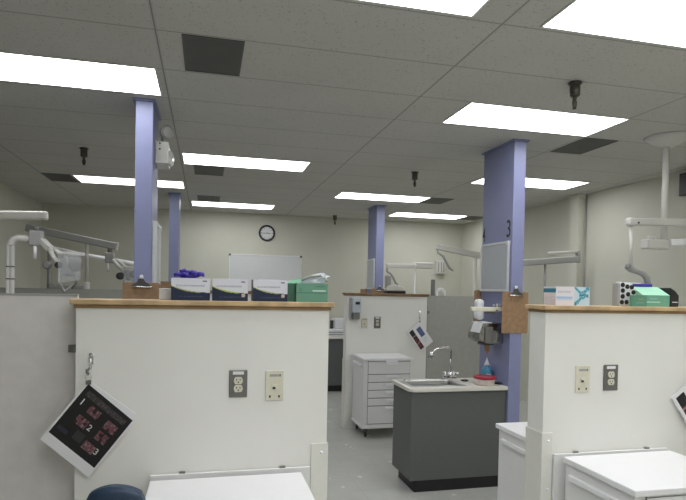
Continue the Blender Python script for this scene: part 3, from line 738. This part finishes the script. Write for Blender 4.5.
hb = thing('holed_rack', 'white rack with round black holes beside the green box at right', 'rack', (2.03, 2.43, BT))
MB().prism([(-.045, .0005), (.05, .0005), (.05, .085), (.03, .112), (-.045, .122)], .032, (2.047, 2.395, BT), X, Z, Yv).build('body', white_plastic, hb, .004)
MB().box(1.986, 2.0005, 2.39, 2.43, BT+.0005, BT+.115).build('side_plate', dental_grey, hb, .003)
f = [(-.029, .106), (-.028, .078), (-.028, .049), (-.032, .02), (-.002, .098), (.024, .096), (.035, .07), (-.004, .021), (.004, .06)]
for x, z in f: MB().lathe([(.0115, 0), (.0115, .003), (.009, .0035)], (2.047+x, 2.3949, BT+z), (0,-1,0), 18).build('hole', black, hb)
sg = thing('small_green_box', 'small dark green box in front of the holed rack', 'box', (2.055, 2.36, BT))
painted('front', [((2.024, 2.334, BT+.0008), (.085,0,0), (0,0,.054), 40, 20, lambda u, v: (.34, .34, .12) if rect(u, v, .6, .66, .36, .12) else ((.2, .36, .27) if rect(u, v, .55, .35, .5, .08) else (.12, .29, .2)))], sg)
MB().box(2.024, 2.109, 2.3345, 2.353, BT+.0005, BT+.056).build('body', green_card, sg)
gb = thing('green_carton', 'mint green carton with sloping lid on the near right partition', 'carton', (2.19, 2.42, BT))
painted('front', [((2.102, 2.3538, BT+.0008), (.16,0,0), (0,0,.056), 60, 20, lambda u, v: (.5, .68, .58) if rect(u, v, .4, .40, .5, .11) else ((.3, .5, .4) if rect(u, v, .4, .68, .3, .1) else (.16, .39, .27)))], gb)
MB().prism([(.0, .0005), (.142, .0005), (.142, .1), (.08, .1), (.0, .058)], .16, (2.102, 2.354, BT), Yv, Z, X).build('body', mint_card, gb)
pb = thing('purple_carton', 'flat purple and white packet lying on the mint green carton', 'packet', (2.16, 2.46, BT+.1))
MB().prism([(.075, .1006), (.142, .1006), (.142, .118), (.075, .114)], .12, (2.106, 2.354, BT), Yv, Z, X).build('packet', purple, pb, .002)
MB().prism([(.073, .1145), (.142, .1185), (.142, .121), (.073, .117)], .05, (2.106, 2.354, BT), Yv, Z, X).build('white_label', paper, pb)
kb = thing('black_case', 'black sloping case at the right of the mint green carton', 'case', (2.3, 2.42, BT))
MB().prism([(.0, .0005), (.054, .0005), (.054, .058), (.03, .082), (.0, .098)], .12, (2.274, 2.362, BT)).build('shell', black, kb, .005)
MB().box(2.286, 2.318, 2.3605, 2.3618, BT+.022, BT+.026).build('label', paper, kb)

# on the back partition cap
dm = thing('bench_scanner', 'grey domed device with black base on the back partition cap', 'device', (2.15, 6.27, 1.555))
MB().box(2.035, 2.27, 6.21, 6.33, 1.5555, 1.585).build('base', black, dm, .006)
MB().prism([(-.117, .0302), (.117, .0302), (.115, .05), (.08, .08), (.02, .098), (-.05, .1), (-.1, .085), (-.117, .055)], .11, (2.152, 6.215, 1.555)).build('dome', dental_white, dm, .01)
MB().box(2.035, 2.105, 6.25, 6.31, 1.61, 1.765).build('upright', dental_grey, dm, .012)

# ------------------------------------------------------------------ operator stool
st = thing('operator_stool', 'navy vinyl operator stool, only its rounded backrest showing at the bottom edge', 'stool', (-.36, 1.53, 0))
bm = bmesh.new(); bmesh.ops.create_cube(bm, size=1)
bmesh.ops.subdivide_edges(bm, edges=bm.edges, cuts=10, use_grid_fill=True)
for v in bm.verts:
    q = v.co*2; a, b2 = q.x, q.z; sx = .092*(a*math.sqrt(1-b2*b2/2.6)); sz = .1*(b2*math.sqrt(1-a*a/2.6)); th = .024*math.sqrt(max(.05, 1-.75*max(abs(a), abs(b2))**4))
    v.co = Vector((sx, q.y*th+.25*sx*sx*4, sz))
r = Matrix.Rotation(-.12, 4, 'Z'); off = Vector((.103, .262, .895))
for v in bm.verts: v.co = r @ v.co+off
me = bpy.data.meshes.new('backrest'); bm.to_mesh(me); bm.free(); me.materials.append(navy_vinyl)
for p in me.polygons: p.use_smooth = True
o = bpy.data.objects.new('backrest', me); C.objects.link(o); o.parent = st
MB().lathe([(.15, .51), (.178, .52), (.185, .545), (.18, .57), (.16, .58), (0, .582)], (0,0,0), n=40).build('seat', navy_vinyl, st, local=True)
MB().tube([(.03,.06,.505),(.075,.2,.5),(.1,.285,.54),(.103,.3,.7),(.103,.29,.86)], .011, 12).build('back_support', trim_dark, st, local=True)
MB().tube([(0,0,.1),(0,0,.3)], .025, 16).tube([(0,0,.3),(0,0,.508)], .016, 16).build('gas_lift', chrome, st, local=True)
for k in range(5):
    a = 2*PI*k/5+.9; d = Vector((math.cos(a), math.sin(a), 0))
    lg = MB().bar(Vector((0,0,.1)), d*.24+Vector((0,0,.075)), .04, .03, .025, .02).build('base_leg', trim_dark, st, .004, local=True)
    MB().lathe([(.022, -.011), (.026, 0), (.022, .011)], d*.24+Vector((0,0,.026)), (-d.y, d.x, 0), 18).tube([d*.24+Vector((0,0,.03)), d*.24+Vector((0,0,.075))], .008, 8).build('caster', black, lg, local=True)

# ------------------------------------------------------------------ far counter seen through the aisle
fc2 = thing('base_cabinet', 'grey base cabinet with pale counter by the far wall, seen through the aisle', 'cabinet', (1.75, 8.7, 0))
MB().box(1.1, 2.3, 8.45, 8.95, .1, .82).build('body', cab_grey, fc2)
MB().box(1.1, 2.3, 8.5, 8.95, 0, .0999).build('toe_kick', toe_black, fc2)
MB().box(1.09, 2.31, 8.42, 8.96, .8201, .85).build('counter', counter_mat, fc2, .005)
pd = thing('tabletop_printer', 'white boxy machine with grey bands on the far counter', 'machine', (1.98, 8.6, .85))
MB().box(1.82, 2.12, 8.5, 8.8, .8505, .97).build('tray_base', white_plastic, pd, .012)
MB().box(1.96, 2.12, 8.52, 8.8, .9705, 1.13).build('tower', white_plastic, pd, .01)
MB().box(1.825, 2.1, 8.494, 8.4995, .88, .89).box(1.825, 2.1, 8.494, 8.4995, .915, .925).build('vent_band', joint_grey, pd)
MB().box(1.9, 1.945, 8.58, 8.62, .9705, 1.1).build('dark_post', dark, pd)

# ------------------------------------------------------------------ dental equipment, left side
oa = thing('ceiling_equipment_arm', 'white overhead equipment arm entering from the left edge', 'equipment arm', (-1.9, 3.6, 1.9))
MB().bar((-1.95, 3.6, 1.95), (-.9, 3.6, 1.991), .05, .05).build('arm', dental_white, oa, .012)
MB().tube([(-1.92, 3.6, 1.9), (-1.92, 3.6, CZ)], .03, 20).build('drop_pole', dental_white, oa)
MB().lathe([(.16, 0), (.15, -.02), (.05, -.07), (.032, -.08)], (-1.92, 3.6, CZ), n=32).build('canopy', dental_white, oa)
MB().box(-1.98, -1.86, 3.54, 3.66, 1.88, 2.02).build('pivot_block', dental_white, oa, .012)

def lamp_head(root, c, s, m):
    c = Vector(c)
    h = MB().bar(c+Vector((-.05*s,.02*s,.0)), c+Vector((.015*s,.0,.02*s)), .09*s, .13*s, .11*s, .15*s).build('lamp_housing', m, root, .02*s)
    MB().bar(c+Vector((-.09*s,0,.112*s)), c+Vector((.085*s,0,.102*s)), .07*s, .022*s).build('visor', dental_white, root, .006*s)
    MB().lathe([(.035*s, -.02*s), (.052*s, .012*s), (.05*s, .026*s), (.02*s, .03*s)], c+Vector((.03*s,-.02*s,.028*s)), (.6,-.8,-.1), 24).build('reflector', joint_grey, root)
    MB().prism([(-.065*s, -.11*s), (.085*s, -.085*s), (.092*s, .1*s), (-.065*s, .1*s)], .004, c-Yv*.085*s).build('splash_shield', shield_clear, root)
    MB().tube([c+Vector((-.06*s, -.03*s, .0)), c+Vector((-.07*s, -.04*s, -.1*s)), c+Vector((-.03*s, -.04*s, -.17*s)), c+Vector((.02*s, -.03*s, -.13*s))], .011*s, 10).build('grip', m, root)
    MB().tube([c+Vector((.04*s, -.03*s, -.04*s)), c+Vector((.05*s, -.04*s, -.11*s)), c+Vector((.02*s, -.04*s, -.15*s))], .009*s, 10).build('grip', joint_grey, root)
    return h
la = thing('dental_light', 'dental light on a bent pipe post at the left edge', 'dental light', (-1.41, 4.6, 0))
MB().tube([(-1.413, 4.6, .02), (-1.413, 4.6, 1.87)]+arc((-1.353, 4.6, 1.865), .06, PI, PI/2, 8, X, Z)+[(-1.25, 4.6, 1.915)], .027, 18).build('post', dental_white, la)
for z in (1.62, 1.71): MB().lathe([(.0275, 0), (.0295, .002), (.0295, .008), (.0275, .01)], (-1.413, 4.6, z), n=20).build('collar', joint_grey, la)
MB().lathe([(.14, 0), (.14, .02), (.04, .035)], (-1.413, 4.6, 0), n=28).build('base_plate', dental_grey, la)
MB().box(-1.285, -1.195, 4.56, 4.64, 1.87, 1.985).build('joint_block', dental_grey, la, .012)
MB().tube([(-1.245, 4.6, 1.986), (-1.245, 4.6, 2.02)], .02, 14).build('pivot_cap', joint_grey, la)
MB().tube([(-1.242, 4.575, 1.87), (-1.242, 4.575, 1.775)], [.011, .012], 12).build('handle', lam_white, la)
MB().bar((-1.2, 4.58, 1.915), (-1.125, 4.53, 1.845), .05, .045).build('upper_link', dental_white, la, .01)
MB().tube([(-1.13, 4.52, 1.85), (-1.1, 4.5, 1.79), (-1.055, 4.48, 1.735)], .017, 12).tube([(-1.125, 4.55, 1.86), (-1.08, 4.56, 1.83), (-1.04, 4.56, 1.79)], .015, 12).build('fork', dental_white, la)
MB().lathe([(.02, -.03), (.024, -.028), (.024, .028), (.018, .032)], (-1.062, 4.48, 1.732), (.3,-1,0), 18).build('knuckle', black, la)
MB().lathe([(.02, -.03), (.03, -.02), (.03, .02), (.02, .03)], (-1.14, 4.5, 1.73), (0,-1,0), 18).build('knob', joint_grey, la)
lamp_head(la, (-.985, 4.5, 1.71), 1.0, dental_grey)
la.location.x += .014
lb = thing('dental_light', 'dental light further back whose long arm slopes down towards the near left column', 'dental light', (-1.375, 7.2, 0))
MB().tube([(-1.375, 7.2, .02), (-1.375, 7.2, 1.62)], .034, 16).tube([(-1.375, 7.2, 1.6), (-1.375, 7.2, 2.09)], .02, 16).build('post', dental_white, lb)
MB().lathe([(.14, 0), (.14, .02), (.04, .035)], (-1.375, 7.2, 0), n=28).build('base_plate', dental_grey, lb)
MB().bar((-2.03, 7.2, 2.235), (-1.04, 7.2, 2.05), .07, .085).build('arm', dental_grey, lb, .012)
MB().bar((-1.055, 7.2, 2.053), (-1.03, 7.2, 2.048), .08, .1).build('end_cap', dental_white, lb, .01)
MB().tube([(-1.12, 7.2, 2.03), (-1.12, 7.2, 1.96)], .028, 14).build('pivot', joint_grey, lb)
MB().box(-1.17, -1.07, 7.15, 7.25, 1.85, 1.975).build('joint_block', dental_grey, lb, .014)
MB().tube([(-1.135, 7.16, 1.85), (-1.135, 7.16, 1.75)], .012, 12).build('handle', lam_white, lb)
MB().tube([(-1.08, 7.16, 1.89), (-1.02, 7.14, 1.82), (-.95, 7.12, 1.755)], .022, 12).tube([(-1.075, 7.2, 1.9), (-1.0, 7.2, 1.86), (-.93, 7.18, 1.8)], .018, 12).build('fork', dental_white, lb)
MB().lathe([(.035, -.04), (.045, -.03), (.045, .03), (.03, .04)], (-.99, 7.12, 1.7), (.3,-1,0), 18).build('knuckle', dark, lb)
lamp_head(lb, (-.88, 7.12, 1.7), .95, dental_grey)
rd = thing('delivery_arm', 'thin bright rod arm sloping behind both left dental lights', 'equipment arm', (-1.88, 7.6, 0))
MB().tube([(-1.93, 7.6, 2.05), (-1.55, 7.6, 1.968), (-.7, 7.6, 1.838)], .026, 14).build('rod', lam_white, rd)
MB().tube([(-1.88, 7.6, .02), (-1.88, 7.6, 2.04)], .025, 14).build('post', joint_grey, rd)
MB().lathe([(.14, 0), (.14, .02), (.04, .035)], (-1.88, 7.6, 0), n=28).build('base_plate', dental_grey, rd)
MB().box(-1.86, -1.44, 7.5, 7.75, 1.53, 1.58).build('tray', dental_grey, rd, .015)
MB().box(-1.9, -1.83, 7.57, 7.63, 1.52, 1.59).build('tray_bracket', joint_grey, rd, .004)

# ------------------------------------------------------------------ dental equipment, right side
def s_handle(root, p, pts, r, m, y):
    MB().tube([(a, y, b) for a, b in pts], r, 12).build('curved_handle', m, root)
cl2 = thing('ceiling_dental_light', 'white ceiling-mounted dental light with round canopy at the right edge', 'dental light', (3.46, 3.685, CZ))
MB().lathe([(.165, 0), (.165, -.008), (.12, -.04), (.05, -.075), (.03, -.085)], (3.482, 3.685, CZ), n=36).build('canopy', dental_white, cl2)
MB().tube([(3.466, 3.685, CZ-.08), (3.466, 3.685, 2.0)], .0235, 20).build('drop_pole', dental_white, cl2)
MB().box(3.30, 3.50, 3.655, 3.74, 1.955, 2.03).build('control_box', dental_white, cl2, .012)
for a in (3.32, 3.36): MB().box(a, a+.03, 3.665, 3.7, 2.0305, 2.055).build('knob', dental_white, cl2, .004)
MB().bar((3.52, 3.685, 2.012), (4.1, 3.6, 2.045), .055, .05).build('lower_arm', lam_white, cl2, .01)
MB().bar((3.06, 3.6, 2.143), (4.1, 3.6, 2.178), .06, .052).build('upper_arm', dental_white, cl2, .01)
MB().tube([(4.09, 3.6, 2.0), (4.09, 3.6, 2.21)], .035, 16).build('elbow', dental_white, cl2)
MB().lathe([(.006, -.035), (.026, -.03), (.026, .03), (.006, .035)], (3.085, 3.6, 2.142), (0,0,1), 16).build('end_knuckle', dental_white, cl2)
MB().lathe([(.008, 0), (.008, .003)], (3.13, 3.568, 2.135), (0,-1,0), 10).build('bolt', ink, cl2)
MB().tube([(3.094, 3.6, 2.11), (3.1, 3.6, 1.8)], .0135, 12).build('hanging_rod', dental_white, cl2)
MB().tube([(3.065, 3.59, 1.806), (3.105, 3.6, 1.788), (3.15, 3.6, 1.772), (3.21, 3.6, 1.758), (3.245, 3.6, 1.725), (3.265, 3.6, 1.665)], [.028, .026, .018, .021, .024, .022], 14).build('curved_handle', dental_grey, cl2)
MB().lathe([(.026, 0), (.02, .012), (0, .014)], (3.068, 3.588, 1.804), (-.9,-.3,.1), 16).build('handle_cap', joint_grey, cl2)

ba = thing('dental_light', 'dental light arm standing behind the domed device on the back partition', 'dental light', (3.05, 7.4, 0))
MB().bar((2.41, 7.4, 1.926), (2.95, 7.4, 1.935), .05, .06).build('arm', dental_white, ba, .008)
MB().bar((2.83, 7.4, 1.945), (3.09, 7.4, 1.946), .09, .085).build('arm_head', dental_white, ba, .014)
MB().tube([(2.835, 7.4, .02), (2.835, 7.4, 1.9)], .009, 12).build('post', wb_frame, ba)
MB().lathe([(.14, 0), (.14, .02), (.04, .035)], (2.835, 7.4, 0), n=28).build('base_plate', dental_grey, ba)
MB().tube([(2.425, 7.4, 1.91), (2.42, 7.4, 1.85), (2.48, 7.4, 1.82), (2.525, 7.4, 1.755), (2.55, 7.4, 1.7), (2.59, 7.4, 1.672)], [.012, .014, .016, .018, .016, .012], 12).build('curved_handle', dental_grey, ba)
bb = thing('dental_light', 'dental light with arm sloping behind the right column and its own post', 'dental light', (3.85, 7.6, 0))
MB().bar((3.23, 7.6, 2.235), (4.2, 7.6, 2.085), .06, .085, .06, .1).build('arm', dental_white, bb, .014)
MB().tube([(3.85, 7.6, .02), (3.85, 7.6, 2.1)], .026, 14).build('post', dental_white, bb)
MB().lathe([(.14, 0), (.14, .02), (.04, .035)], (3.85, 7.6, 0), n=28).build('base_plate', dental_grey, bb)
MB().tube([(3.25, 7.6, 2.21), (3.255, 7.6, 2.145), (3.34, 7.6, 2.1), (3.41, 7.6, 1.98), (3.44, 7.6, 1.93), (3.5, 7.6, 1.895)], [.012, .016, .019, .021, .018, .014], 12).build('curved_handle', dental_grey, bb)
cu = thing('cuspidor', 'white cuspidor unit with curved spout behind the back privacy panel', 'cuspidor', (3.25, 7.6, 0))
MB().box(3.12, 3.5, 7.5, 7.8, 0, 1.42).build('cabinet', dental_white, cu, .03)
MB().bar((3.19, 7.6, 1.42), (3.19, 7.6, 1.76), .055, .05).build('paddle', joint_grey, cu, .012)
MB().tube([(3.25, 7.6, 1.42), (3.25, 7.6, 1.56)]+arc((3.31, 7.6, 1.56), .06, PI, 0, 10, X, Z)+[(3.37, 7.6, 1.49)], .022, 14).build('spout', lam_white, cu)
b3 = thing('dental_light', 'dental light with double arm reaching right of the right column', 'dental light', (3.892, 5.9, 0))
MB().bar((3.426, 5.9, 1.928), (4.339, 5.9, 2.009), .06, .075).build('lower_arm', dental_grey, b3, .012)
MB().bar((3.921, 5.9, 2.066), (4.349, 5.9, 2.102), .05, .03).build('upper_arm', dental_white, b3, .008)
MB().bar((4.316, 5.9, 2.038), (4.344, 5.9, 2.040), .07, .15).build('end_cap', dental_grey, b3, .01)
MB().tube([(3.892, 5.9, .02), (3.892, 5.9, 1.952)], .014, 12).build('post', joint_grey, b3)
MB().lathe([(.14, 0), (.14, .02), (.04, .035)], (3.892, 5.9, 0), n=28).build('base_plate', dental_grey, b3)

# ------------------------------------------------------------------ camera, world, colour
W = bpy.data.worlds.new('room_dark'); S.world = W; W.use_nodes = True
W.node_tree.nodes['Background'].inputs[0].default_value = (.02, .02, .02, 1); W.node_tree.nodes['Background'].inputs[1].default_value = 0
f_px, pit, yaw, rol, cy = 562.3, -.0208, .2394, .0196, 300.36
cam = bpy.data.cameras.new('camera'); co = bpy.data.objects.new('camera', cam); C.objects.link(co)
sy_, c_, sp_, cp_ = math.sin(yaw), math.cos(yaw), math.sin(pit), math.cos(pit)
R0 = Vector((c_, -sy_, 0)); F = Vector((sy_*cp_, c_*cp_, sp_)); D0 = Vector((sy_*sp_, c_*sp_, -cp_))
R1 = R0*math.cos(rol)-D0*math.sin(rol); D1 = R0*math.sin(rol)+D0*math.cos(rol)
M = Matrix((R1, -D1, -F)).transposed().to_4x4(); M.translation = (0, 0, 1.6)
co.matrix_world = M
cam.sensor_width = 36; cam.lens = 36*f_px/686; cam.shift_y = (cy-250)/686; cam.clip_start = .05
S.camera = co
S.view_settings.view_transform = 'Standard'; S.view_settings.look = 'None'; S.view_settings.gamma = 1; S.view_settings.exposure = 0
S.view_settings.use_curve_mapping = False
S.cycles.use_denoising = True
S.cycles.max_bounces = 10; S.cycles.diffuse_bounces = 6; S.cycles.transparent_max_bounces = 12
S.cycles.sample_clamp_indirect = 6
